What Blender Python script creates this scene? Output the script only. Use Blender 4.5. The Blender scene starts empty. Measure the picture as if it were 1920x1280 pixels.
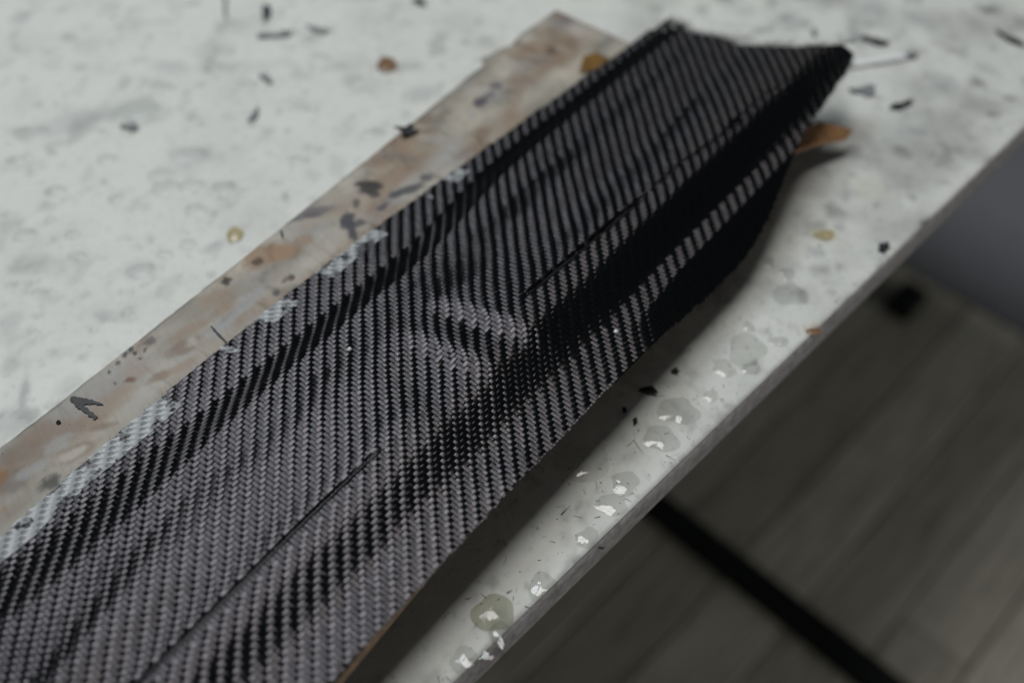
import bpy, math, random
import numpy as np
from mathutils import Vector, Matrix

random.seed(7)
rng = np.random.default_rng(7)
scene = bpy.context.scene
COL = scene.collection

# ------------------------------------------------------------------ camera
F_PX, PITCH, HC = 1867.0, math.radians(50.5), 0.39
CAM = np.array([0.0, -(HC - 0.04) / math.tan(PITCH), HC])
cam_data = bpy.data.cameras.new('camera')
cam_data.sensor_width = 36.0
cam_data.lens = F_PX / 1920.0 * 36.0
cam_data.clip_start = 0.01
cam_data.clip_end = 50.0
cam_data.dof.use_dof = True
cam_data.dof.focus_distance = 0.438
cam_data.dof.aperture_fstop = 2.8
cam_data.dof.aperture_blades = 9
cam = bpy.data.objects.new('camera', cam_data)
cam.location = CAM
cam.rotation_euler = (math.radians(90) - PITCH, 0, 0)
COL.objects.link(cam)
scene.camera = cam

# ------------------------------------------------------------------ world and lamps
world = bpy.data.worlds.new('World')
scene.world = world
world.use_nodes = True
world.node_tree.nodes['Background'].inputs[0].default_value = (0.80, 0.93, 1.0, 1)
world.node_tree.nodes['Background'].inputs[1].default_value = 0.028


def area_lamp(name, direction, dist, sx, sy, watts, col, axis):
    """rectangular lamp facing the scene; its long side runs along axis"""
    d = bpy.data.lights.new(name, 'AREA')
    d.shape = 'RECTANGLE'
    d.size, d.size_y = sx, sy
    d.energy = watts
    d.color = col
    o = bpy.data.objects.new(name, d)
    n = Vector(direction).normalized()
    ax = Vector(axis); ax = (ax - n * ax.dot(n)).normalized()
    ay = n.cross(ax)
    m = Matrix((ax, ay, n)).transposed().to_4x4()
    m.translation = n * dist
    o.matrix_world = m
    COL.objects.link(o)
    return o


# a ceiling softbox above and a little to the left, plus a low fill lamp added on the right to brighten the table's edge face
area_lamp('ceiling_softbox', (-0.082, 0.216, 0.973), 2.2, 0.72, 0.74, 18.0, (1.0, 0.985, 0.965), (0.633, 0.774, 0))
area_lamp('ceiling_softbox', (-0.337, 0.424, 0.840), 2.2, 0.72, 0.68, 18.0, (0.88, 0.96, 1.0), (0.633, 0.774, 0))
area_lamp('side_fill', (0.80, -0.60, 0.015), 2.6, 1.6, 0.8, 12.0, (1.0, 0.95, 0.93), (0.58, 0.81, 0))

vs = scene.view_settings
vs.view_transform = 'Standard'
vs.look = 'None'
vs.exposure = 0.0
vs.gamma = 1.0
scene.cycles.use_denoising = True
scene.cycles.max_bounces = 8
scene.cycles.transparent_max_bounces = 12
scene.cycles.caustics_reflective = False
scene.cycles.caustics_refractive = False

# ------------------------------------------------------------------ helpers
PH_T, PH_F = math.radians(45.5), math.radians(50.7)   # table edge and cloth directions


def to_world(u, v, ph):
    return u * math.cos(ph) + v * math.sin(ph), u * math.sin(ph) - v * math.cos(ph)


def to_uv(x, y, ph):
    return x * math.cos(ph) + y * math.sin(ph), x * math.sin(ph) - y * math.cos(ph)


_fw = np.array([0, math.cos(PITCH), -math.sin(PITCH)])
_up = np.array([0, math.sin(PITCH), math.cos(PITCH)])


def at(px, py, h=0.0):
    """point of height h (metres) that the photograph shows at pixel px, py"""
    d = _fw + np.array([1.0, 0, 0]) * (px - 960) / F_PX - _up * (py - 640) / F_PX
    return CAM + d * (h - CAM[2]) / d[2]


def _hash(ix, iy, s):
    n = (ix.astype(np.int64) * 374761393 + iy.astype(np.int64) * 668265263 + s * 2147483647) & 0x7fffffff
    n = ((n ^ (n >> 13)) * 1274126177) & 0x7fffffff
    return ((n ^ (n >> 16)) & 0xffff) / 65535.0


def vnoise(x, y, s=0):
    x = np.asarray(x, float); y = np.asarray(y, float)
    ix, iy = np.floor(x), np.floor(y)
    fx, fy = x - ix, y - iy
    fx = fx * fx * fx * (fx * (fx * 6 - 15) + 10)
    fy = fy * fy * fy * (fy * (fy * 6 - 15) + 10)
    a, b = _hash(ix, iy, s), _hash(ix + 1, iy, s)
    c, d = _hash(ix, iy + 1, s), _hash(ix + 1, iy + 1, s)
    return (a + (b - a) * fx) * (1 - fy) + (c + (d - c) * fx) * fy - 0.5


def fbm(x, y, s=0, o=4):
    r, a = 0, 1.0
    for k in range(o):
        r = r + a * vnoise(np.asarray(x) * 2 ** k, np.asarray(y) * 2 ** k, s + 17 * k)
        a *= 0.5
    return r


def sstep(x, a, b):
    t = np.clip((x - a) / (b - a), 0, 1)
    return t * t * (3 - 2 * t)


def mesh_obj(name, verts, faces, mat, parent=None, smooth=True, origin=None):
    me = bpy.data.meshes.new(name)
    v = np.asarray(verts, float)
    if origin is None:
        origin = parent['_o'] if parent is not None and '_o' in parent else (0, 0, 0)
    origin = np.asarray(origin, float)
    base = np.asarray(parent['_o'], float) if parent is not None and '_o' in parent else np.zeros(3)
    v = v - origin
    if isinstance(faces, np.ndarray):
        nf, k = faces.shape
        me.vertices.add(len(v)); me.vertices.foreach_set('co', v.astype(np.float32).ravel())
        me.loops.add(nf * k); me.loops.foreach_set('vertex_index', faces.astype(np.int32).ravel())
        me.polygons.add(nf)
        me.polygons.foreach_set('loop_start', np.arange(0, nf * k, k, dtype=np.int32))
        me.update(calc_edges=True)
    else:
        me.from_pydata([tuple(p) for p in v], [], faces)
        me.update()
    me.polygons.foreach_set('use_smooth', np.full(len(me.polygons), smooth))
    me.materials.append(mat)
    o = bpy.data.objects.new(name, me)
    COL.objects.link(o)
    if parent is not None:
        o.parent = parent
        o.location = origin - base
    else:
        o.location = origin
    return o


def empty(name, loc):
    o = bpy.data.objects.new(name, None)
    o.empty_display_size = 0.02
    o.location = loc
    o['_o'] = [float(c) for c in loc]
    COL.objects.link(o)
    return o


def tag(o, label, cat, group=None):
    o['label'] = label
    o['category'] = cat
    if group:
        o['group'] = group
    return o


def grid_faces(nu, nv):
    i, j = np.meshgrid(np.arange(nu - 1), np.arange(nv - 1), indexing='ij')
    a = (i * nv + j).ravel()
    return np.stack([a, a + nv, a + nv + 1, a + 1], 1)


def color_attr(o, rgb):
    at_ = o.data.color_attributes.new('stain', 'FLOAT_COLOR', 'POINT')
    c = np.ones((len(rgb), 4), np.float32); c[:, :3] = rgb
    at_.data.foreach_set('color', c.ravel())


def blob(P, c, rx, ry, ang, soft=0.35, rough=0.35, seed=0, scale=None):
    """0..1 mask of an uneven oval stain on points P (n,2); sizes in metres"""
    d = P - np.asarray(c)[:2]
    ca, sa = math.cos(ang), math.sin(ang)
    x = (d[:, 0] * ca + d[:, 1] * sa) / rx
    y = (-d[:, 0] * sa + d[:, 1] * ca) / ry
    near = (np.abs(x) < 2.2) & (np.abs(y) < 2.2)
    m = np.zeros(len(P))
    if near.any():
        k = scale or 1.6 / max(rx, ry)
        r = np.hypot(x[near], y[near]) + rough * fbm(P[near, 0] * k + seed * 3.1, P[near, 1] * k - seed * 1.7, seed, 3)
        m[near] = 1 - sstep(r, 1 - soft, 1 + soft)
    return m


# node helper -----------------------------------------------------
class NT:
    def __init__(self, name):
        self.mat = bpy.data.materials.new(name)
        self.mat.use_nodes = True
        self.t = self.mat.node_tree
        self.t.nodes.clear()
        self.out = self.n('ShaderNodeOutputMaterial')

    def n(self, typ, **kw):
        nd = self.t.nodes.new(typ)
        for k, v in kw.items():
            if k.startswith('i_'):
                key = k[2:].replace('_', ' ')
                nd.inputs[key].default_value = v
            else:
                setattr(nd, k, v)
        return nd

    def l(self, a, b):
        self.t.links.new(a, b)

    def coords(self, scale=(1, 1, 1), kind='Object', rot=0):
        tc = self.n('ShaderNodeTexCoord')
        src = tc.outputs[kind]
        if rot:
            mr = self.n('ShaderNodeMapping')
            mr.inputs['Rotation'].default_value = (0, 0, rot)
            self.l(src, mr.inputs['Vector'])
            src = mr.outputs['Vector']
        mp = self.n('ShaderNodeMapping')
        mp.inputs['Scale'].default_value = scale
        self.l(src, mp.inputs['Vector'])
        return mp.outputs['Vector']

    def noise(self, vec, scale, detail=4, rough=0.55, dist=0.0):
        nd = self.n('ShaderNodeTexNoise')
        nd.inputs['Scale'].default_value = scale
        nd.inputs['Detail'].default_value = detail
        nd.inputs['Roughness'].default_value = rough
        nd.inputs['Distortion'].default_value = dist
        self.l(vec, nd.inputs['Vector'])
        return nd.outputs['Fac']

    def ramp(self, fac, stops):
        r = self.n('ShaderNodeValToRGB')
        e = r.color_ramp.elements
        while len(e) < len(stops):
            e.new(0.5)
        for k, (p, c) in enumerate(stops):
            e[k].position = p
            e[k].color = c if len(c) == 4 else (*c, 1)
        self.l(fac, r.inputs['Fac'])
        return r.outputs['Color']

    def mix(self, a, b, fac, mode='MIX'):
        m = self.n('ShaderNodeMix', data_type='RGBA', blend_type=mode)
        for s, val in ((m.inputs[6], a), (m.inputs[7], b), (m.inputs[0], fac)):
            if isinstance(val, bpy.types.NodeSocket):
                self.l(val, s)
            elif isinstance(val, (int, float)):
                s.default_value = val
            else:
                s.default_value = (*val, 1) if len(val) == 3 else val
        return m.outputs[2]

    def math(self, op, a, b=0.0, clamp=False):
        m = self.n('ShaderNodeMath', operation=op, use_clamp=clamp)
        for s, val in ((m.inputs[0], a), (m.inputs[1], b)):
            if isinstance(val, bpy.types.NodeSocket):
                self.l(val, s)
            else:
                s.default_value = val
        return m.outputs[0]

    def bump(self, h, strength, dist):
        b = self.n('ShaderNodeBump')
        b.inputs['Strength'].default_value = strength
        b.inputs['Distance'].default_value = dist
        self.l(h, b.inputs['Height'])
        return b.outputs['Normal']

    def principled(self, base, rough, normal=None, spec=0.5, **kw):
        p = self.n('ShaderNodeBsdfPrincipled')
        for key, val in (('Base Color', base), ('Roughness', rough)):
            if isinstance(val, bpy.types.NodeSocket):
                self.l(val, p.inputs[key])
            elif isinstance(val, (int, float)):
                p.inputs[key].default_value = val
            else:
                p.inputs[key].default_value = (*val, 1)
        p.inputs['Specular IOR Level'].default_value = spec
        if normal is not None:
            self.l(normal, p.inputs['Normal'])
        for k, v in kw.items():
            p.inputs[k.replace('_', ' ')].default_value = v
        self.l(p.outputs[0], self.out.inputs['Surface'])
        return p


# ------------------------------------------------------------------ materials
def mat_table():
    t = NT('white_melamine')
    at_ = t.n('ShaderNodeAttribute', attribute_name='stain')
    v = t.coords()
    smudge = t.noise(v, 26, 6, 0.62, 0.6)
    tone = t.ramp(smudge, [(0.30, (0.86, 0.865, 0.865)), (0.48, (0.97, 0.972, 0.972)), (0.62, (1, 1, 1))])
    fine = t.noise(v, 210, 3, 0.6)
    tone2 = t.ramp(fine, [(0.27, (0.80, 0.81, 0.82)), (0.40, (0.98, 0.98, 0.98)), (0.6, (1, 1, 1))])
    speck = t.noise(v, 900, 2, 0.5)
    tone3 = t.ramp(speck, [(0.20, (0.35, 0.35, 0.35)), (0.27, (1, 1, 1)), (1, (1, 1, 1))])
    c = t.mix(at_.outputs['Color'], tone, 1.0, 'MULTIPLY')
    c = t.mix(c, tone2, 1.0, 'MULTIPLY')
    c = t.mix(c, tone3, 0.7, 'MULTIPLY')
    for rot, sc in ((0.5, (12, 900, 1)), (-0.35, (16, 1100, 1)), (1.25, (14, 1000, 1))):
        sv = t.noise(t.coords(sc, rot=rot), 1.0, 2, 0.5, 0.3)
        c = t.mix(c, t.ramp(sv, [(0.225, (0.55, 0.55, 0.56)), (0.26, (1, 1, 1)), (1, (1, 1, 1))]), 0.6, 'MULTIPLY')
    rough = t.ramp(smudge, [(0.3, (0.62,) * 3), (0.65, (0.40,) * 3)])
    t.principled(c, rough, t.bump(t.noise(v, 120, 5), 0.18, 0.001), 0.35)
    return t.mat


def mat_plywood():
    t = NT('stained_plywood')
    at_ = t.n('ShaderNodeAttribute', attribute_name='stain')
    v = t.coords((1, 1, 1), rot=-PH_F)
    st = t.coords((70, 6, 20), rot=-PH_F + 0.35)
    grain = t.noise(st, 9, 5, 0.6, 0.4)
    g = t.ramp(grain, [(0.28, (0.88, 0.87, 0.855)), (0.46, (0.98, 0.98, 0.975)), (0.7, (1.03, 1.025, 1.02))])
    blot = t.noise(v, 55, 6, 0.6, 0.8)
    b = t.ramp(blot, [(0.28, (0.62, 0.60, 0.58)), (0.45, (0.95, 0.94, 0.93)), (0.62, (1.04, 1.03, 1.02))])
    sp = t.noise(v, 520, 2, 0.5)
    s = t.ramp(sp, [(0.22, (0.35, 0.33, 0.32)), (0.31, (1, 1, 1)), (1, (1, 1, 1))])
    c = t.mix(at_.outputs['Color'], g, 1.0, 'MULTIPLY')
    c = t.mix(c, b, 1.0, 'MULTIPLY')
    c = t.mix(c, s, 0.8, 'MULTIPLY')
    rough = t.ramp(blot, [(0.3, (0.30,) * 3), (0.6, (0.55,) * 3)])
    t.principled(c, rough, t.bump(blot, 0.12, 0.0006), 0.3)
    return t.mat


def mat_simple(name, col, rough=0.6, spec=0.4, var=0.25, scale=120, bump=0.2):
    t = NT(name)
    v = t.coords()
    nz = t.noise(v, scale, 5, 0.6)
    lo = tuple(c * (1 - var) for c in col)
    hi = tuple(min(1, c * (1 + var)) for c in col)
    c = t.ramp(nz, [(0.3, lo), (0.7, hi)])
    t.principled(c, rough, t.bump(nz, bump, 0.0006), spec)
    return t.mat


def mat_tow(name, col):
    """bundle of parallel carbon filaments: light is thrown off in a fan square to the filaments"""
    t = NT(name)
    tan = t.n('ShaderNodeAttribute', attribute_name='tow_direction')
    co = t.n('ShaderNodeAttribute', attribute_name='tow_coord')
    oi = t.n('ShaderNodeObjectInfo')
    mp = t.n('ShaderNodeMapping')
    mp.inputs['Scale'].default_value = (0.30, 9.0, 1.0)
    t.l(co.outputs['Vector'], mp.inputs['Vector'])
    st = t.noise(mp.outputs['Vector'], 1.0, 3, 0.6)
    mp2 = t.n('ShaderNodeMapping')
    mp2.inputs['Scale'].default_value = (0.10, 0.9, 1.0)
    t.l(co.outputs['Vector'], mp2.inputs['Vector'])
    big = t.noise(mp2.outputs['Vector'], 1.0, 2, 0.5)
    c = t.ramp(st, [(0.25, tuple(k * 0.62 for k in col)), (0.75, tuple(k * 1.25 for k in col))])
    c2 = t.ramp(big, [(0.3, (0.82,) * 3), (0.7, (1.12,) * 3)])
    c = t.mix(c, c2, 1.0, 'MULTIPLY')
    rv = t.ramp(oi.outputs['Random'], [(0.0, (0.86,) * 3), (1.0, (1.1,) * 3)])
    c = t.mix(c, rv, 1.0, 'MULTIPLY')
    nrm = t.bump(st, 0.22, 0.0001)
    g = t.n('ShaderNodeBsdfAnisotropic', distribution='GGX')
    g.inputs['Roughness'].default_value = 0.292
    g.inputs['Anisotropy'].default_value = 0.74
    t.l(c, g.inputs['Color'])
    t.l(tan.outputs['Vector'], g.inputs['Tangent'])
    t.l(nrm, g.inputs['Normal'])
    d = t.n('ShaderNodeBsdfDiffuse')
    d.inputs['Color'].default_value = (0.003, 0.0036, 0.0038, 1)
    a = t.n('ShaderNodeAddShader')
    t.l(g.outputs[0], a.inputs[0]); t.l(d.outputs[0], a.inputs[1])
    t.l(a.outputs[0], t.out.inputs['Surface'])
    return t.mat


def mat_clear(name, tint, rough=0.03, cloud=0.0, ior=1.5, bump=0.0):
    """thin cured resin: tinted see-through body, glossy skin"""
    t = NT(name)
    tr = t.n('ShaderNodeBsdfTransparent')
    tr.inputs['Color'].default_value = (*tint, 1)
    gl = t.n('ShaderNodeBsdfAnisotropic', distribution='GGX')
    gl.inputs['Roughness'].default_value = rough
    fr = t.n('ShaderNodeFresnel')
    fr.inputs['IOR'].default_value = ior
    if bump:
        v = t.coords()
        nn = t.bump(t.noise(v, 160, 3), bump, 0.001)
        t.l(nn, gl.inputs['Normal']); t.l(nn, fr.inputs['Normal'])
    body = tr.outputs[0]
    if cloud:
        df = t.n('ShaderNodeBsdfDiffuse')
        df.inputs['Color'].default_value = (0.55, 0.55, 0.5, 1)
        mm = t.n('ShaderNodeMixShader'); mm.inputs[0].default_value = cloud
        t.l(tr.outputs[0], mm.inputs[1]); t.l(df.outputs[0], mm.inputs[2])
        body = mm.outputs[0]
    m = t.n('ShaderNodeMixShader')
    ge = t.n('ShaderNodeNewGeometry')
    t.l(t.math('MULTIPLY', fr.outputs[0], t.math('SUBTRACT', 1.0, ge.outputs['Backfacing'])), m.inputs[0]); t.l(body, m.inputs[1]); t.l(gl.outputs[0], m.inputs[2])
    t.l(m.outputs[0], t.out.inputs['Surface'])
    return t.mat


def mat_film():
    """whitish adhesive film: milky where it stands off the weave, clear where it touches a tow"""
    t = NT('milky_adhesive_film')
    co = t.n('ShaderNodeAttribute', attribute_name='film_coord')
    sep = t.n('ShaderNodeSeparateXYZ')
    t.l(co.outputs['Vector'], sep.inputs[0])
    s = t.math('ADD', sep.outputs[0], sep.outputs[1])
    d = t.math('SUBTRACT', sep.outputs[0], sep.outputs[1])
    a = t.math('COSINE', t.math('MULTIPLY', s, math.pi / 2))
    b = t.math('COSINE', t.math('MULTIPLY', d, math.pi))
    p = t.math('ADD', a, t.math('MULTIPLY', b, 0.65))
    nz = t.noise(co.outputs['Vector'], 0.55, 4, 0.6)
    p = t.math('ADD', p, t.math('MULTIPLY', t.math('SUBTRACT', nz, 0.5), 1.2))
    r = t.ramp(p, [(0.38, (0.86,) * 3), (0.68, (0.45,) * 3)])
    hole = t.ramp(t.noise(co.outputs['Vector'], 0.22, 3, 0.6), [(0.40, (0.08,) * 3), (0.45, (1,) * 3)])
    fd = t.n('ShaderNodeAttribute', attribute_name='film_fade')
    fn = t.noise(co.outputs['Vector'], 0.8, 3, 0.6)
    fe = t.math('ADD', fd.outputs['Fac'], t.math('MULTIPLY', t.math('SUBTRACT', fn, 0.5), 1.3))
    hole = t.mix(hole, t.ramp(fe, [(0.28, (0, 0, 0)), (0.62, (1, 1, 1))]), 1.0, 'MULTIPLY')
    fac = t.mix(r, hole, 1.0, 'MULTIPLY')
    tr = t.n('ShaderNodeBsdfTransparent')
    tr.inputs['Color'].default_value = (0.9, 0.9, 0.9, 1)
    pr = t.n('ShaderNodeBsdfPrincipled')
    pr.inputs['Base Color'].default_value = (0.40, 0.42, 0.43, 1)
    pr.inputs['Roughness'].default_value = 0.35
    t.l(t.bump(p, 0.4, 0.0003), pr.inputs['Normal'])
    m = t.n('ShaderNodeMixShader')
    t.l(fac, m.inputs[0]); t.l(tr.outputs[0], m.inputs[1]); t.l(pr.outputs[0], m.inputs[2])
    t.l(m.outputs[0], t.out.inputs['Surface'])
    return t.mat


def mat_plank(name, col):
    t = NT(name)
    v = t.coords((3, 40, 3), rot=-PH_T)
    g = t.noise(v, 3.2, 6, 0.6, 0.5)
    oi = t.n('ShaderNodeObjectInfo')
    c = t.ramp(g, [(0.3, tuple(k * 0.62 for k in col)), (0.5, col), (0.72, tuple(k * 1.3 for k in col))])
    rv = t.ramp(oi.outputs['Random'], [(0, (0.72,) * 3), (1, (1.2, 1.2, 1.22))])
    t.principled(t.mix(c, rv, 1.0, 'MULTIPLY'), 0.55, None, 0.35)
    return t.mat


M = {}
M['table'] = mat_table()
M['table_edge'] = mat_simple('grey_edge_band', (0.34, 0.33, 0.335), 0.55, 0.4, 0.35, 200)
M['steel'] = mat_simple('black_painted_steel', (0.012, 0.014, 0.014), 0.6, 0.2, 0.3, 60)
M['ply'] = mat_plywood()
M['ply_edge'] = mat_simple('plywood_edge', (0.42, 0.30, 0.20), 0.7, 0.3, 0.4, 260)
M['mould'] = mat_simple('dark_mould', (0.006, 0.006, 0.007), 0.7, 0.2)
M['tow'] = mat_tow('carbon_tow', (0.052, 0.0483, 0.0514))
M['fibre'] = mat_simple('loose_carbon', (0.010, 0.011, 0.012), 0.45, 0.4, 0.3, 900)
M['scrap'] = mat_simple('carbon_scrap', (0.022, 0.024, 0.028), 0.6, 0.3, 0.5, 500)
M['greyscrap'] = mat_simple('grey_scrap', (0.20, 0.21, 0.22), 0.6, 0.3, 0.4, 500)
M['ink'] = mat_simple('black_marker', (0.030, 0.030, 0.034), 0.55, 0.4, 0.5, 700)
M['resin'] = mat_clear('clear_resin', (0.90, 0.903, 0.895), 0.03, bump=0.10)
M['puddle'] = mat_clear('clear_puddle', (0.95, 0.95, 0.94), 0.02)
M['resin_dry'] = mat_clear('dried_resin', (0.93, 0.935, 0.935), 0.38, 0.02, 1.42, 0.2)
M['resin_green'] = mat_clear('yellowed_resin', (0.80, 0.805, 0.74), 0.06, 0.05, bump=0.35)
M['amber'] = mat_simple('amber_resin', (0.20, 0.11, 0.035), 0.25, 0.5, 0.4, 200)
M['brown'] = mat_simple('brown_resin', (0.21, 0.125, 0.07), 0.3, 0.5, 0.4, 300)
M['ochre'] = mat_simple('ochre_resin', (0.42, 0.36, 0.21), 0.3, 0.5, 0.3, 300)
M['tan_tape'] = mat_simple('brown_tape', (0.30, 0.165, 0.08), 0.35, 0.5, 0.35, 90)
M['film'] = mat_film()
M['white'] = mat_simple('white_plastic', (0.86, 0.87, 0.87), 0.4, 0.5, 0.04)
M['bead'] = mat_simple('milky_bead', (0.85, 0.88, 0.85), 0.15, 0.6, 0.05)
M['plank'] = mat_plank('floor_plank', (0.55, 0.53, 0.435))
M['dirt'] = mat_simple('dark_gap', (0.06, 0.057, 0.045), 0.9, 0.1)
M['greypanel'] = mat_simple('grey_panel', (0.20, 0.205, 0.222), 0.6, 0.3, 0.06, 20)

# ------------------------------------------------------------------ floor
ZF = -0.75
VE = 0.0838                                             # table front edge (table frame, metres)


def quadbox(u0, u1, v0, v1, z0, z1, ph, bev=0.0):
    """box aligned to direction ph, top edges bevelled"""
    P, Fc = [], []
    rings = [(0, z0), (0, z1 - bev), (bev, z1)] if bev else [(0, z0), (0, z1)]
    for ins, z in rings:
        for (u, v) in ((u0 + ins, v0 + ins), (u1 - ins, v0 + ins), (u1 - ins, v1 - ins), (u0 + ins, v1 - ins)):
            x, y = to_world(u, v, ph)
            P.append((x, y, z))
    for r in range(len(rings) - 1):
        for k in range(4):
            a, b = r * 4 + k, r * 4 + (k + 1) % 4
            Fc.append((a, b, b + 4, a + 4))
    n = len(rings) * 4
    Fc.append((n - 4, n - 3, n - 2, n - 1)); Fc.append((3, 2, 1, 0))
    # make normals face out: frame (u,v,z) is left handed
    return P, [tuple(reversed(f)) for f in Fc]


P, Fc = quadbox(-0.6, 2.6, -1.2, 1.6, ZF - 0.03, ZF - 0.006, PH_T)
floor = mesh_obj('floor', P, Fc, M['dirt'], smooth=False)
floor['kind'] = 'structure'
floor['label'] = 'olive grey wooden plank floor below the table'
floor['_o'] = [0, 0, 0]
v = -1.2
k = 0
while v < 1.58:
    w = 0.092
    u = -0.6 - (k * 0.37) % 0.9
    while u < 2.6:
        L = 1.15 + 0.12 * math.sin(k * 2.3 + u)
        u1 = min(u + L, 2.6)
        a = max(u, -0.6)
        if u1 - a > 0.05:
            P, Fc = quadbox(a + 0.001, u1 - 0.001, v + 0.0015, v + w - 0.0015, ZF - 0.005, ZF + random.uniform(-0.0008, 0.0008), PH_T, 0.0015)
            mesh_obj('plank', P, Fc, M['plank'], floor, smooth=False)
        u += L
    v += w
    k += 1

# black bar lying across the planks
P, Fc = quadbox(0.375, 0.409, -0.30, 0.62, ZF + 0.0015, ZF + 0.024, PH_T, 0.003)
o = mesh_obj('steel_bar', P, Fc, M['steel'], smooth=False, origin=(*to_world(0.392, 0.1, PH_T), ZF))
tag(o, 'blurred black steel bar lying across the floor planks below the table', 'bar')

# grey sheet on the floor with a black corner block
gx = empty('grey_panel', (*to_world(1.25, 0.1, PH_T), ZF + 0.0015))
tag(gx, 'smooth grey sheet lying on the floor beyond the table edge', 'panel')
P, Fc = quadbox(1.005, 1.9, -0.45, 0.75, ZF + 0.0015, ZF + 0.009, PH_T, 0.002)
mesh_obj('sheet', P, Fc, M['greypanel'], gx, smooth=False)
cpt = at(1700, 560, ZF + 0.02)
cu_, cv_ = to_uv(cpt[0], cpt[1], PH_T)
P, Fc = quadbox(cu_ - 0.028, min(cu_ + 0.028, 1.0045), cv_ - 0.02, cv_ + 0.02, ZF + 0.0015, ZF + 0.034, PH_T, 0.006)
mesh_obj('corner_block', P, Fc, M['steel'], gx, smooth=False)

# ------------------------------------------------------------------ table
table = empty('work_table', (*to_world(0.1, -0.25, PH_T), ZF + 0.0015))
tag(table, 'dirty white melamine work table top with a grey edge', 'table')
STEP = 0.0025
us = np.arange(-0.50, 0.86, STEP)
vv = np.concatenate([np.arange(-0.62, VE - 0.0012, STEP), [VE - 0.0012]])
U, V = np.meshgrid(us, vv, indexing='ij')
X, Y = to_world(U, V, PH_T)
P2 = np.stack([X.ravel(), Y.ravel()], 1)
base = np.array([0.74, 0.745, 0.705])
rgb = np.tile(base, (len(P2), 1))
# uneven dirt: the far right corner is dirtier
dirt = np.clip(fbm(P2[:, 0] * 22, P2[:, 1] * 22, 3, 5) * 1.1 + 0.05, 0, 1)
far = sstep(P2[:, 0] + 0.5 * P2[:, 1], 0.12, 0.32)
rgb *= (1 - dirt * (0.10 + 0.40 * far))[:, None]
mott = np.clip(fbm(P2[:, 0] * 60, P2[:, 1] * 60, 9, 3) * 2.0 - 0.42, 0, 1)
rgb *= (1 - mott * (0.30 + 0.40 * far))[:, None]
mott2 = np.clip(fbm(P2[:, 0] * 130, P2[:, 1] * 150, 12, 3) * 2.2 - 0.62, 0, 1)
rgb *= (1 - mott2 * 0.38)[:, None]


def px_blob(px, py, rx, ry, ang=0.0, h=0.0, pts=None, **kw):
    """stain given by its pixel in the photograph and its size in pixels there"""
    c = at(px, py, h)
    z = np.dot(c - CAM, _fw)
    s = z / F_PX
    el = math.asin((CAM[2] - h) / np.linalg.norm(c - CAM))
    # angle given in the picture, turned into the plane
    a = math.radians(ang)
    wx, wy = math.cos(a), math.sin(a) / math.sin(el)
    l1 = math.hypot(wx, wy)
    px_, py_ = -math.sin(a), math.cos(a) / math.sin(el)
    l2 = math.hypot(px_, py_)
    return blob(pts, c, rx * s * l1, ry * s * l2, math.atan2(wy, wx), **kw)


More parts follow.
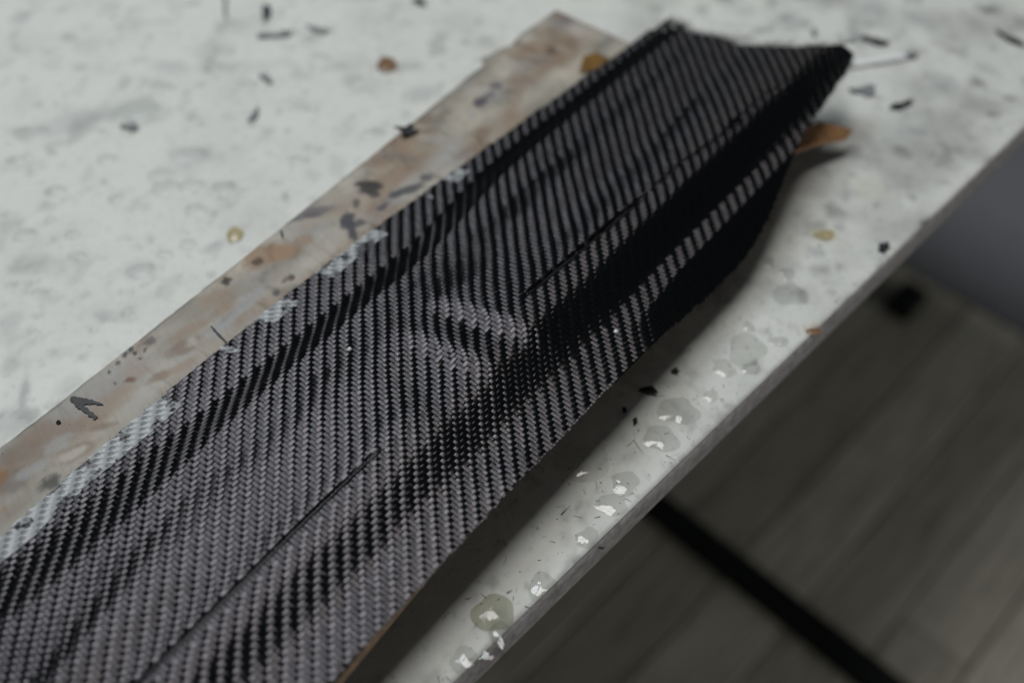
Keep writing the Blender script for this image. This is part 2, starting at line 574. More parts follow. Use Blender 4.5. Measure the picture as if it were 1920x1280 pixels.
GREY = (0.33, 0.35, 0.36)
stains = [  # px, py, rx, ry, angle, colour, strength
    (440, 48, 26, 10, 0, GREY, .35), (40, 33, 18, 12, 0, GREY, .5), (165, 85, 22, 14, 0, GREY, .25), (390, 100, 24, 12, 0, GREY, .3),
    (320, 125, 40, 9, -8, GREY, .45), (250, 205, 60, 24, 0, (.55, .57, .53), .6), (110, 240, 60, 22, 10, GREY, .35), (170, 225, 34, 14, 30, GREY, .4),
    (790, 176, 30, 17, -5, GREY, .55), (655, 150, 14, 12, 0, GREY, .5), (660, 120, 30, 20, 0, GREY, .25), (870, 40, 40, 20, 0, GREY, .25),
    (45, 735, 9, 40, 8, (.26, .28, .29), .7), (58, 778, 16, 12, 0, (.2, .22, .23), .6), (30, 790, 30, 34, 20, GREY, .35), (130, 725, 24, 20, 0, GREY, .35),
    (400, 465, 22, 9, 25, GREY, .55), (260, 505, 30, 18, 0, GREY, .35), (190, 595, 12, 9, -40, GREY, .6), (95, 560, 22, 10, 0, GREY, .35),
    (160, 553, 8, 6, 0, GREY, .5), (20, 600, 26, 12, 20, GREY, .4), (60, 640, 16, 7, 35, GREY, .4), (350, 300, 40, 24, 0, GREY, .22),
    (560, 190, 30, 9, 0, GREY, .3), (630, 310, 16, 16, 0, GREY, .35), (590, 330, 16, 10, 0, GREY, .3), (10, 410, 26, 12, 0, GREY, .25),
    (1600, 55, 12, 26, 0, (.22, .24, .25), .55), (1620, 80, 26, 10, -10, (.22, .24, .25), .45), (1720, 35, 12, 22, 20, GREY, .5), (1640, 15, 30, 14, 30, GREY, .45),
    (1480, 30, 22, 14, 0, GREY, .45), (1390, 20, 20, 10, 0, GREY, .35), (1770, 155, 26, 16, 0, GREY, .4), (1850, 130, 20, 8, -30, GREY, .4),
    (1700, 240, 50, 22, 30, GREY, .28), (1560, 300, 60, 26, 10, GREY, .35), (1500, 345, 50, 28, 20, (.30, .29, .27), .5), (1480, 400, 40, 22, 20, GREY, .35),
    (1530, 472, 14, 10, -30, GREY, .7), (1545, 440, 24, 14, -15, (.62, .58, .40), .7), (1630, 352, 30, 18, 0, (.66, .66, .56), .6), (1440, 412, 12, 12, 0, (.45, .42, .26), .8),
    (1526, 621, 18, 9, 0, (.50, .38, .20), .85), (1575, 425, 10, 8, 0, GREY, .5), (1650, 470, 30, 22, 0, GREY, .25), (1475, 505, 30, 18, 30, GREY, .3),
    (1450, 560, 40, 20, 30, GREY, .25), (1350, 640, 36, 26, 40, GREY, .25), (1280, 690, 20, 12, 0, GREY, .35), (1300, 700, 12, 9, 0, GREY, .5),
    (1075, 1050, 12, 7, 20, (.12, .12, .12), .6), (1092, 1058, 10, 6, 30, (.14, .14, .14), .6), (1044, 1021, 4, 3, 0, (.25, .2, .1), .8), (1084, 950, 8, 4, 20, GREY, .6),
    (1260, 870, 9, 9, 0, GREY, .6), (1280, 860, 5, 8, 0, GREY, .6), (1210, 892, 6, 5, 0, GREY, .6), (1350, 808, 12, 3, 40, (.5, .42, .2), .8),
    (985, 1100, 6, 4, 0, (.2, .15, .1), .6), (1020, 1078, 8, 3, 0, (.2, .15, .1), .6), (1130, 870, 20, 3, 35, GREY, .5), (1330, 560, 30, 14, 40, (.36, .34, .32), .35),
]
for n_, (px, py, rx, ry, ang, col, k) in enumerate(stains):
    m = px_blob(px, py, rx, ry, ang, 0.0, P2, soft=0.45, rough=0.5, seed=n_) * k * 0.8
    rgb = rgb * (1 - m[:, None]) + np.array(col) * m[:, None]
# dirt rubbed into the front edge
edge = np.clip(1 - (VE - V.ravel()) / 0.006, 0, 1) * np.clip(fbm(U.ravel() * 120, V.ravel() * 200, 5, 3) + 0.25, 0, 1)
rgb *= (1 - 0.35 * edge)[:, None]
rim = np.zeros_like(U)
Zt = np.zeros_like(U)
Zt[:, -1] = -0.0008
verts = np.stack([X.ravel(), Y.ravel(), Zt.ravel()], 1)
top = mesh_obj('tabletop', verts, grid_faces(len(us), len(vv))[:, ::-1], M['table'], table)
color_attr(top, np.clip(rgb, 0, 1))
# front edge strip, a little nibbled along its upper arris
ue = np.arange(-0.50, 0.86, 0.0015)
chip = np.clip(fbm(ue * 90, ue * 0, 21, 3) - 0.22, 0, 1) * 0.006
Ve, Fe = [], []
prof = [(-0.0012, -0.0009), (0.0000, -0.0018), (0.0004, -0.0165), (-0.0008, -0.018), (-0.03, -0.018)]
for i_, u_ in enumerate(ue):
    for j_, (dv, dz) in enumerate(prof):
        c_ = chip[i_] if j_ in (0, 1) else 0
        x, y = to_world(u_, VE + dv - c_ * 0.5 * (j_ == 1), PH_T)
        Ve.append((x, y, dz - (c_ if j_ == 1 else 0)))
Fe = grid_faces(len(ue), len(prof))
mesh_obj('edge_strip', Ve, Fe[:, ::-1], M['table_edge'], table)
P, Fc = quadbox(-0.50, 0.86, -0.62, VE - 0.004, -0.0178, -0.0022, PH_T)
mesh_obj('core_board', P, Fc, M['table_edge'], table, smooth=False)
for (lu, lv) in ((-0.46, -0.58), (-0.46, -0.30), (0.70, -0.58), (0.70, -0.42)):
    P, Fc = quadbox(lu, lu + 0.045, lv, lv + 0.045, ZF + 0.0015, -0.018, PH_T, 0.002)
    mesh_obj('leg', P, Fc, M['steel'], table, smooth=False)

# ------------------------------------------------------------------ cloth surface (mm, cloth frame)
ZB = 29.0                                                # top of the plywood above the table


def height(u, v):
    """height (mm over the table) of the draped cloth"""
    u = np.asarray(u, float); v = np.asarray(v, float)
    near = 1 - sstep(u, -200, -70)                       # 1 at the lower left end, 0 past the middle
    farf = sstep(u, 15, 100)
    z = ZB + 1.2 + 0 * u
    # left flange lies on the board, then the cloth climbs
    vb = -77 + 2 * near - 9 * farf
    A = 7.6 - 3.6 * near + 1.4 * farf
    wd = 9.5 + 4 * near
    z = z + A * sstep(v, vb - wd, vb + wd)
    # long gentle climb to the crest
    g = 3.2 + 1.2 * farf + 1.4 * near
    z = z + g * np.clip((v - vb) / (-5 - vb), 0, 1) ** 1.3
    # crown grows towards the middle round the first slit
    z = z + 4.5 * (sstep(u, -300, -50) - 1) * np.exp(-((v + 4) / 34.0) ** 2) * (1 - 0.0 * v)
    # right of the crest the cloth falls to a lower flange
    fall = (A + g - 4.8 + 2.8 * near + 1.0 * farf) * (1 - 0.45 * sstep(u, 130, 290))
    c = 15.0 - 2.0 * farf
    hw = 14.5 - 3.5 * farf + 5 * sstep(u, 130, 290)
    cr = np.exp(-((v + 4) / 34.0) ** 2)
    z = z - fall * sstep(v, c - hw, c + hw)
    # far part: edge folded down
    t = np.clip(v - (35 - 4 * farf), 0, None)
    z = z - farf * (1 - 0.5 * sstep(u, 200, 300)) * (0.80 * t * t / (t + 5))
    # ripple band on the lower left
    vr = -40 - 0.24 * (u + 200)
    z = z + 1.25 * np.exp(-((u + 235) / 60) ** 2) * (sstep(v, vr - 5, vr + 5) - sstep(v, vr + 5, vr + 30))
    # two transverse folds where the second crown starts
    w1 = sstep(v, -56, -24) * (1 - sstep(v, -8, 20))
    ua = 2 + 0.22 * (v + 15)
    z = z + w1 * (2.1 * sstep(u, ua - 7, ua + 7) - 1.4 * sstep(u, ua + 8, ua + 60))
    ub = -24 + 0.12 * (v + 12)
    w2 = sstep(v, -48, -20) * (1 - sstep(v, -12, 12))
    z = z + w2 * (1.6 * sstep(u, ub - 6, ub + 6) - 1.6 * sstep(u, ub + 6, ub + 20))
    z = z - 0.8 * np.exp(-((u + 42) / 14) ** 2 - ((v + 14) / 22) ** 2)
    # creases along the two slits
    c1 = np.exp(-((v + 6.2 - 0.004 * (u + 150)) / 0.95) ** 2) * sstep(u, -300, -220) * (1 - sstep(u, -90, -76))
    z = z - 0.85 * c1
    vc = -12 + 0.065 * (u - 25)
    c2 = np.exp(-((v - vc) / 1.15) ** 2) * sstep(u, 18, 36) * (1 - sstep(u, 92, 125))
    z = z - 2.1 * c2
    vx = -5.6 + 0.055 * (u - 123) + 1.2 * np.sin(u / 13.0)
    z = z - 0.5 * np.exp(-((v - vx) / 1.3) ** 2) * sstep(u, 112, 130) * (1 - sstep(u, 225, 262))
    vd = -30 - 0.10 * (u - 180)
    z = z - 0.3 * np.exp(-((v - vd) / 2.4) ** 2) * sstep(u, 150, 175) * (1 - sstep(u, 200, 222))
    z = z - 1.1 * np.exp(-((u - 196) / 5) ** 2 - ((v + 1) / 3) ** 2)
    # lengthwise fall at the far end
    z = z - 0.8 * sstep(u, 170, 310)
    # right flank pocket near the edge
    z = z + 0.9 * np.exp(-((u + 52) / 14) ** 2 - ((v - 44) / 7) ** 2)
    # soft lengthwise waves
    z = z + (0.30 + 0.45 * farf) * np.sin(2 * np.pi * (v + 52 + 0.05 * u) / 37.0) * sstep(v, -78, -60) * (1 - sstep(v, -14, 2))
    # uneven hand-laid look
    z = z + 0.50 * fbm(u / 46, v / 24, 31, 2) + 0.13 * fbm(u / 14, v / 9, 33, 2)
    return z


VL_U = np.array([-330, -204, -168, -102, -37, 12, 64, 135, 213, 268, 320.])
VR_PTS = [(620, 1270, 33), (700, 1190, 33), (850, 1030, 33), (960, 950, 33), (1030, 860, 33), (1150, 720, 33), (1230, 640, 32),
          (1300, 560, 30), (1400, 480, 25), (1440, 420, 22), (1490, 300, 20), (1590, 150, 26), (1600, 95, 34)]
VL_PTS = [(0, 1010, 31), (130, 880, 31), (365, 690, 31), (430, 640, 31), (560, 530, 31), (700, 430, 31), (830, 330, 31), (1000, 215, 32), (1150, 95, 32), (1255, 25, 33)]


def pts_uv(L):
    r = []
    for (px, py, h) in L:
        p = at(px, py, h / 1000.0)
        a, b = to_uv(p[0], p[1], PH_F)
        r.append((a * 1000, b * 1000))
    return np.array(r)


RE, LE = pts_uv(VR_PTS), pts_uv(VL_PTS)
LE[:, 1] = np.polyval(np.polyfit(LE[:, 0], LE[:, 1], 3), LE[:, 0])     # hand-read points, evened out
RE[:8, 1] = np.polyval(np.polyfit(RE[:8, 0], RE[:8, 1], 1), RE[:8, 0])
_u = np.arange(RE[0, 0], RE[-1, 0], 2.0)
_v = np.convolve(np.pad(np.interp(_u, RE[:, 0], RE[:, 1]), 8, 'edge'), np.hanning(19)[1:-1] / np.hanning(19)[1:-1].sum(), 'valid')
RE = np.stack([_u, _v], 1)
TE = pts_uv([(1255, 25, 33), (1290, 50, 42), (1390, 70, 46), (1470, 80, 47), (1560, 88, 42), (1600, 95, 34)])


def v_right(u):
    return np.interp(u, RE[:, 0], RE[:, 1])


def v_left(u):
    return np.interp(u, LE[:, 0], LE[:, 1])


def u_top(v):
    return np.interp(v, TE[:, 1], TE[:, 0])


print('edges', RE.round(0).tolist(), LE.round(0).tolist(), TE.round(0).tolist())

PITCH_T = 2.06
U0, U1 = -296.0, 304.0
VG = np.arange(-118, 72, 0.4)
V_REF = -5.0


class Surface:
    """cloth coordinate s (mm of cloth measured from the crest) for any u"""
    def __init__(self):
        self.ug = np.arange(U0 - 4, U1 + 6, 1.0)
        Z = height(self.ug[:, None], VG[None, :])
        dz = np.diff(Z, axis=1)
        ds = np.sqrt(0.4 ** 2 + dz ** 2)
        S = np.concatenate([np.zeros((len(self.ug), 1)), np.cumsum(ds, 1)], 1)
        i0 = np.argmin(np.abs(VG - V_REF))
        S = S - S[:, i0:i0 + 1]
        # cloth shears rather than following every bump: average the measure along the length
        ker = np.hanning(41); ker /= ker.sum()
        Sp = np.pad(S, ((20, 20), (0, 0)), 'edge')
        S = np.stack([np.convolve(Sp[:, k], ker, 'valid') for k in range(S.shape[1])], 1)
        self.sg = np.arange(-120, 92, 0.5)
        self.VS = np.stack([np.interp(self.sg, S[k], VG) for k in range(len(self.ug))])

    def v(self, u, s):
        fu = np.clip((u - self.ug[0]) / 1.0, 0, len(self.ug) - 1.001)
        fs = np.clip((s - self.sg[0]) / 0.5, 0, len(self.sg) - 1.001)
        iu, is_ = fu.astype(int), fs.astype(int)
        a, b = fu - iu, fs - is_
        T = self.VS
        return (T[iu, is_] * (1 - a) + T[iu + 1, is_] * a) * (1 - b) + (T[iu, is_ + 1] * (1 - a) + T[iu + 1, is_ + 1] * a) * b


SURF = Surface()


def surf_point(u, v):
    """world position (m) and normal of the cloth"""
    e = 0.25
    z = height(u, v)
    zu = (height(u + e, v) - height(u - e, v)) / (2 * e)
    zv = (height(u, v + e) - height(u, v - e)) / (2 * e)
    x, y = to_world(u, v, PH_F)
    nu, nv = -zu, -zv
    nx, ny = to_world(nu, nv, PH_F)
    n = np.stack([nx, ny, np.ones_like(nx)], -1)
    n /= np.linalg.norm(n, axis=-1, keepdims=True)
    return np.stack([x, y, z], -1), n


S_MIN, S_MAX = -112.0, 88.0
NI = int((S_MAX - S_MIN) / PITCH_T)
S_I = S_MIN + (np.arange(NI) + 0.5) * PITCH_T
I_SLIT = int(np.argmin(np.abs(S_I - 0.5)))
NJ = int((U1 - U0) / PITCH_T)
U_J = U0 + (np.arange(NJ) + 0.5) * PITCH_T


def slit_open(u):
    """half width (mm) by which each slit pushes the lengthwise tows aside"""
    g1 = 1.55 * sstep(u, -300, -190) * (1 - sstep(u, -120, -76)) + 0.25 * sstep(u, -140, -100) * (1 - sstep(u, -85, -70))
    g2 = 0.85 * sstep(u, 15, 50) * (1 - sstep(u, 90, 130))
    return g1, g2


S_SLIT2 = -6.0


def warp_s(i, u):
    s = S_I[i] + 0.26 * fbm(u / 60 + i * 0.15, np.full_like(u, i * 0.31), 41, 2)
    g1, g2 = slit_open(u)
    d = S_I[i] - S_I[I_SLIT]
    s = s + np.sign(d) * g1 * math.exp(-max(abs(d) - 2, 0) / 5.0)
    d2 = S_I[i] - S_SLIT2 - 0.001
    s2 = S_SLIT2 + 0.065 * (u - 65)
    d2 = S_I[i] - s2
    s = s + np.tanh(d2 / 0.7) * g2 * np.exp(-np.clip(np.abs(d2) - 1, 0, None) / 4.0)
    return s


def crimp(x, k=2.2):
    return np.tanh(k * np.cos(2 * np.pi * (x - 0.5) / 4)) / np.tanh(k)


AMP = 0.095
RING = np.array([(-0.985, -0.035), (-0.88, 0.028), (0.0, 0.036), (0.88, 0.028), (0.985, -0.035), (0.0, -0.08)])
ORIGIN = np.array([*to_world(0.0, -0.02, PH_F), 0.031])
cloth = empty('carbon_cloth', ORIGIN)
tag(cloth, 'black carbon fibre twill cloth draped over the raised mould', 'cloth')


def sweep(name, P, n, width, mat, parent, coord0, ring=RING, tan_noise=0.0):
    """closed flat strand along P (mm) with surface normals n"""
    N = len(P)
    t = np.gradient(P, axis=0)
    t /= np.linalg.norm(t, axis=1, keepdims=True)
    b = np.cross(n, t)
    b /= np.linalg.norm(b, axis=1, keepdims=True)
    n2 = np.cross(t, b)
    K = len(ring)
    w = np.broadcast_to(width, (N,))
    verts = P[:, None, :] + b[:, None, :] * (ring[None, :, 0:1] * w[:, None, None]) + n2[:, None, :] * ring[None, :, 1:2]
    i, k = np.meshgrid(np.arange(N - 1), np.arange(K), indexing='ij')
    a = (i * K + k).ravel(); a2 = (i * K + (k + 1) % K).ravel()
    Fc = np.stack([a, a2, a2 + K, a + K], 1)
    o = mesh_obj(name, verts.reshape(-1, 3) / 1000.0, Fc, mat, parent)
    me = o.data
    tv = np.repeat(t, K, 0)
    at1 = me.attributes.new('tow_direction', 'FLOAT_VECTOR', 'POINT')
    at1.data.foreach_set('vector', tv.astype(np.float32).ravel())
    L = np.concatenate([[0], np.cumsum(np.linalg.norm(np.diff(P, axis=0), axis=1))])
    cv = np.zeros((N, K, 3), np.float32)
    cv[:, :, 0] = L[:, None] + coord0 * 13.7
    cv[:, :, 1] = ring[None, :, 0] + coord0 * 5.3
    at2 = me.attributes.new('tow_coord', 'FLOAT_VECTOR', 'POINT')
    at2.data.foreach_set('vector', cv.ravel())
    return o


SEG = PITCH_T / 3.0
n_tow = 0
# lengthwise tows
uu = np.arange(U0, U1, SEG)
for i in range(NI):
    s = warp_s(i, uu)
    v = SURF.v(uu, s)
    ok = (v > v_left(uu) + 0.2) & (v < v_right(uu) - 0.3) & (uu < u_top(v) + random.uniform(-0.8, 0.8))
    if ok.sum() < 8:
        continue
    # longest run inside the outline
    idx = np.flatnonzero(ok)
    runs = np.split(idx, np.flatnonzero(np.diff(idx) > 1) + 1)
    for run in runs:
        if len(run) < 9:
            continue
        ur, vr_ = uu[run], v[run]
        P, n = surf_point(ur, vr_)
        jf = (ur - U_J[0]) / PITCH_T
        off = 0.145 * crimp(i + jf, 0.9)
        w = np.full(len(ur), 1.0) * (0.985 + 0.07 * fbm(ur / 20, ur * 0 + i * 1.7, 51, 2))
        if i == I_SLIT:
            g1, _ = slit_open(ur)
            loose = np.clip(g1 / 0.9, 0, 1)
            off = off * (1 - loose) + loose * 0.24
            off = off + loose * 0.8 * np.exp(-((vr_ + 6.2 - 0.004 * (ur + 150)) / 0.95) ** 2)
            w = w * (1 - 0.40 * loose)
            tw = loose * (0.25 + 0.25 * np.sin(ur / 23))
            bb = np.cross(n, np.gradient(P, axis=0)); bb /= np.linalg.norm(bb, axis=1, keepdims=True)
            n = n + bb * tw[:, None]; n /= np.linalg.norm(n, axis=1, keepdims=True)
        P = P + n * off[:, None]
        sweep('lengthwise_tow', P, n, w, M['tow'], cloth, float(i) + 0.37)
        n_tow += 1
n_warp = n_tow
# crosswise tows
sj = np.arange(S_MIN, S_MAX, PITCH_T / 5.0)
allS = np.stack([warp_s(i, U_J) for i in range(NI)], 0)     # (NI, NJ)
for j in range(NJ):
    u0 = U_J[j]
    uline = u0 + 0.40 * fbm(sj / 50, sj * 0 + j * 0.27, 61, 2) + 0.05 * rng.normal()
    v = SURF.v(uline, sj)
    jit = rng.uniform(-0.3, 0.5, 2)
    ok = (v > v_left(uline) - jit[0] * 0.5) & (v < v_right(uline) + jit[1]) & (uline < u_top(v))
    idx = np.flatnonzero(ok)
    if len(idx) < 12:
        continue
    runs = np.split(idx, np.flatnonzero(np.diff(idx) > 1) + 1)
    run = max(runs, key=len)
    if len(run) < 9:
        continue
    ur, vr_, sr = uline[run], v[run], sj[run]
    P, n = surf_point(ur, vr_)
    fi = np.interp(sr, allS[:, j], np.arange(NI))
    off = -0.072 * crimp(fi + j, 3.4)
    P = P + n * off[:, None]
    w = np.full(len(ur), 1.0) * (0.985 + 0.07 * fbm(sr / 20, sr * 0 + j * 1.7, 52, 2))
    sweep('crosswise_tow', P, n, w, M['tow'], cloth, float(j) + 100.61)
    n_tow += 1
print('tows', n_warp, n_tow - n_warp)

# ------------------------------------------------------------------ mould under the cloth
um = np.arange(-285, 291, 3.0)
fr = np.linspace(0, 1, 56)
Vm = v_left(um)[:, None] + 9 + (np.minimum(v_right(um), 46) - 4.5 - v_left(um) - 9)[:, None] * fr[None, :]
Um = np.repeat(um[:, None], len(fr), 1)
Um = np.minimum(Um, u_top(Vm) - 4)
Pm, Nm = surf_point(Um, Vm)
Pm = Pm - Nm * 1.1
x, y = to_world(Um, Vm, PH_F)
top_v = Pm.reshape(-1, 3)
bot = Pm.copy(); bot[:, :, 2] = np.minimum(ZB + 0.2, Pm[:, :, 2] - 0.5)
nu_, nv_ = Pm.shape[:2]
Fm = [tuple(f[::-1]) for f in grid_faces(nu_, nv_)]
off_ = nu_ * nv_
Fm += [tuple(int(k) + off_ for k in f) for f in grid_faces(nu_, nv_)]
for i in range(nu_ - 1):
    for j in (0, nv_ - 1):
        a, b = i * nv_ + j, (i + 1) * nv_ + j
        q = (a, b, b + off_, a + off_)
        Fm.append(q if j == 0 else q[::-1])
for j in range(nv_ - 1):
    for i in (0, nu_ - 1):
        a, b = i * nv_ + j, i * nv_ + j + 1
        q = (a, b, b + off_, a + off_)
        Fm.append(q if i else q[::-1])
o = mesh_obj('mould', np.concatenate([top_v, bot.reshape(-1, 3)]) / 1000.0, [tuple(int(c) for c in f) for f in Fm], M['mould'], origin=(*to_world(0, -0.02, PH_F), 0.0292))
tag(o, 'dark mould hidden beneath the carbon cloth, glimpsed through its slits', 'mould')

# ------------------------------------------------------------------ plywood board
zb = ZB / 1000.0
board = empty('plywood_board', (*to_world(0.0, -0.05, PH_F), 0.0))
tag(board, 'stained plywood board under the carbon cloth, marked with an arrow', 'board')


def board_uv(px, py, h=zb):
    p = at(px, py, h)
    return to_uv(p[0], p[1], PH_F)


left_pts = [board_uv(*q) for q in ((0, 840), (90, 772), (178, 702), (320, 590), (420, 512), (530, 425), (600, 370), (740, 258), (845, 172), (897, 130))]
left_pts = [(-0.30, left_pts[0][1] + 0.004)] + left_pts
lu = np.array([p[0] for p in left_pts]); lv = np.array([p[1] for p in left_pts])
# steps near the far end
n1, n2, n3, n4 = board_uv(893, 127), board_uv(898, 112), board_uv(950, 88), board_uv(975, 66)
tip, end2, end3 = board_uv(1050, 14), board_uv(1150, 58), board_uv(1185, 80)


def b_left(u):
    v = np.interp(u, lu, lv)
    v = v + 0.0004 * fbm(u * 180, u * 0, 71, 3)
    v = np.where(u > n2[0], np.interp(u, [n2[0], n3[0], n3[0] + 0.002, n4[0], tip[0]], [n2[1], n3[1], n3[1] + 0.0015, n4[1], tip[1]]), v)
    return v


def b_right(u):
    return np.interp(u, [-0.30, -0.17, 0.0, 0.24], [0.0515, 0.0475, 0.036, 0.022])


def b_end(v):
    return np.interp(v, [tip[1], end2[1], end3[1], 0.03], [tip[0], end2[0], end3[0], end3[0] - 0.01])


ub = np.arange(-0.30, 0.2405, 0.0009)
fv = np.concatenate([np.linspace(0, 0.42, 74), np.linspace(0.45, 1, 12)])
Lb, Rb = b_left(ub), b_right(ub)
Vb = Lb[:, None] + (Rb - Lb)[:, None] * fv[None, :]
Ub = np.minimum(np.repeat(ub[:, None], len(fv), 1), b_end(Vb))
Xb, Yb = to_world(Ub, Vb, PH_F)
PB = np.stack([Xb.ravel(), Yb.ravel()], 1)
warp_ = 0.0003 * fbm(PB[:, 0] * 30, PB[:, 1] * 30, 77, 2)
vb3 = np.concatenate([PB, (zb + warp_)[:, None]], 1)
rgb = np.tile(np.array([0.385, 0.355, 0.305]), (len(PB), 1))
nz = fbm(Ub.ravel() * 26, Vb.ravel() * 70, 81, 4)
rgb = rgb * (1 + 0.55 * nz)[:, None]
low_ = 1 - sstep(Ub.ravel(), -0.20, -0.08)
rgb = rgb * (1 - 0.22 * low_)[:, None]
nb = np.clip(fbm(Ub.ravel() * 30 + 4, Vb.ravel() * 55, 83, 4) * 1.8, 0, 1)
rgb = rgb * (1 - nb[:, None] * 0.75) + np.array([0.27, 0.185, 0.125]) * nb[:, None] * 0.75
ng = np.clip(fbm(Ub.ravel() * 34 - 7, Vb.ravel() * 60, 87, 4) * 1.8, 0, 1)
rgb = rgb * (1 - ng[:, None] * 0.6) + np.array([0.36, 0.365, 0.37]) * ng[:, None] * 0.6
scr = np.clip(fbm(Ub.ravel() * 420, Vb.ravel() * 45, 89, 2) * 2.2 - 0.62, 0, 1) * np.clip(fbm(Ub.ravel() * 20, Vb.ravel() * 20, 90, 2) * 3 + 0.3, 0, 1)
rgb = rgb * (1 - 0.5 * scr)[:, None]
ed = np.clip(1 - (Vb - Lb[:, None]).ravel() / 0.0016, 0, 1) * np.clip(fbm(Ub.ravel() * 90, Ub.ravel() * 0, 92, 3) * 2 + 0.6, 0, 1)
rgb = rgb * (1 - 0.55 * ed)[:, None]
OR, BR, DK, GY, PALE = (.31, .22, .15), (.21, .15, .11), (.05, .045, .045), (.36, .37, .38), (.50, .475, .43)
marks = [
    (30, 850, 40, 14, 35, (.20, .15, .12), .55), (90, 815, 45, 22, 35, (.24, .18, .14), .5), (20, 900, 30, 18, 30, (.16, .14, .13), .55), (60, 880, 40, 10, 30, GY, .5),
    (5, 895, 9, 12, 0, (.22, .12, .05), .85), (5, 955, 7, 6, 0, OR, .7), (65, 830, 9, 8, 0, BR, .6), (110, 830, 22, 14, 35, GY, .5), (94, 905, 15, 10, 35, (.07, .065, .06), .85),
    (145, 845, 44, 13, 28, BR, .55), (135, 850, 28, 8, 28, PALE, .6), (190, 800, 26, 7, 12, BR, .6), (220, 735, 34, 9, 25, OR, .3), (250, 690, 26, 20, 30, OR, .25),
    (300, 705, 24, 8, 30, BR, .6), (345, 650, 28, 14, 30, BR, .65), (360, 640, 12, 9, 0, PALE, .5), (335, 690, 34, 7, 35, OR, .45), (260, 650, 26, 14, 35, (.30, .24, .2), .5),
    (245, 712, 9, 4, 10, (.16, .09, .05), .85), (275, 640, 16, 10, 30, (.22, .17, .14), .5), (400, 560, 30, 16, 35, OR, .55), (430, 575, 24, 9, 30, OR, .5), (355, 620, 36, 10, 30, OR, .5),
    (500, 480, 48, 18, 20, (.30, .19, .11), .7), (530, 470, 28, 16, 10, (.34, .21, .12), .6), (572, 450, 20, 9, 0, OR, .65), (482, 491, 9, 6, 0, (.09, .05, .03), .85), (424, 527, 8, 6, 0, (.03, .03, .02), .95),
    (540, 523, 12, 5, 30, BR, .8), (547, 520, 5, 5, 0, (.08, .05, .04), .7), (518, 549, 6, 5, 0, (.12, .11, .11), .8), (440, 585, 44, 5, 42, (.22, .20, .20), .7), (420, 605, 40, 8, 42, GY, .5), (470, 560, 40, 12, 42, GY, .5),
    (560, 405, 44, 7, 15, (.14, .13, .14), .7), (590, 402, 16, 5, 5, (.12, .11, .12), .7), (640, 440, 46, 20, 30, PALE, .35), (600, 480, 40, 14, 35, PALE, .4), (520, 590, 40, 12, 35, PALE, .4),
    (695, 352, 16, 9, 20, DK, .85), (680, 345, 14, 4, 0, DK, .7), (703, 365, 7, 6, 0, DK, .7), (668, 381, 5, 7, 0, DK, .6), (650, 414, 13, 11, 0, (.06, .06, .075), .85), (668, 420, 14, 6, 10, (.06, .06, .075), .7), (663, 440, 7, 13, 15, (.06, .06, .075), .8),
    (718, 387, 12, 4, 35, (.10, .10, .12), .7), (763, 357, 24, 6, 20, (.07, .07, .08), .75), (742, 366, 9, 5, 20, (.07, .07, .08), .6), (800, 333, 10, 6, 0, (.08, .08, .09), .7), (690, 300, 34, 22, 30, OR, .25),
    (755, 296, 42, 7, -6, (.22, .19, .17), .65), (785, 280, 36, 16, -10, OR, .35), (790, 247, 18, 4, 0, BR, .6), (902, 192, 11, 8, 0, (.10, .09, .11), .8), (915, 178, 5, 10, -35, (.14, .13, .15), .6), (930, 161, 10, 6, 0, (.14, .13, .15), .7),
    (888, 216, 9, 5, 0, GY, .6), (824, 232, 12, 6, 0, GY, .5), (1000, 95, 34, 8, 15, OR, .3), (1072, 82, 13, 10, 0, BR, .6), (1035, 97, 10, 6, 0, (.16, .10, .08), .75), (985, 90, 26, 6, -25, BR, .5),
    (1060, 40, 9, 16, -35, (.22, .20, .22), .6), (1105, 35, 40, 6, -22, (.14, .13, .14), .5), (1100, 62, 40, 9, -15, PALE, .4), (960, 100, 22, 10, 0, OR, .35), (1050, 25, 20, 14, 20, BR, .4),
    (245, 655, 5, 4, 0, (.05, .05, .05), .8), (252, 662, 4, 3, 0, (.05, .05, .05), .8), (235, 664, 4, 4, 0, (.05, .05, .05), .8), (222, 680, 4, 3, 0, (.06, .06, .06), .8), (262, 672, 3, 2, 0, (.06, .06, .06), .8), (205, 697, 4, 3, 0, (.06, .06, .06), .8), (272, 655, 3, 4, 0, (.06, .06, .06), .7), (281, 640, 8, 6, 0, (.09, .09, .10), .6), (230, 655, 3, 3, 0, (.06, .06, .06), .7), (215, 718, 3, 2, 0, (.06, .06, .06), .7),
]
for n_, (px, py, rx, ry, ang, col, k) in enumerate(marks):
    if sum(col) < 0.45:
        rx, ry = rx * 1.22, ry * 1.22
    m = px_blob(px, py, rx, ry, ang, zb, PB, soft=0.4, rough=0.55, seed=200 + n_) * min(0.97, k * 1.2)
    rgb = rgb * (1 - m[:, None]) + np.array(col) * m[:, None]
face = mesh_obj('top_veneer', vb3, grid_faces(len(ub), len(fv))[:, ::-1], M['ply'], board)
color_attr(face, np.clip(rgb, 0, 1))
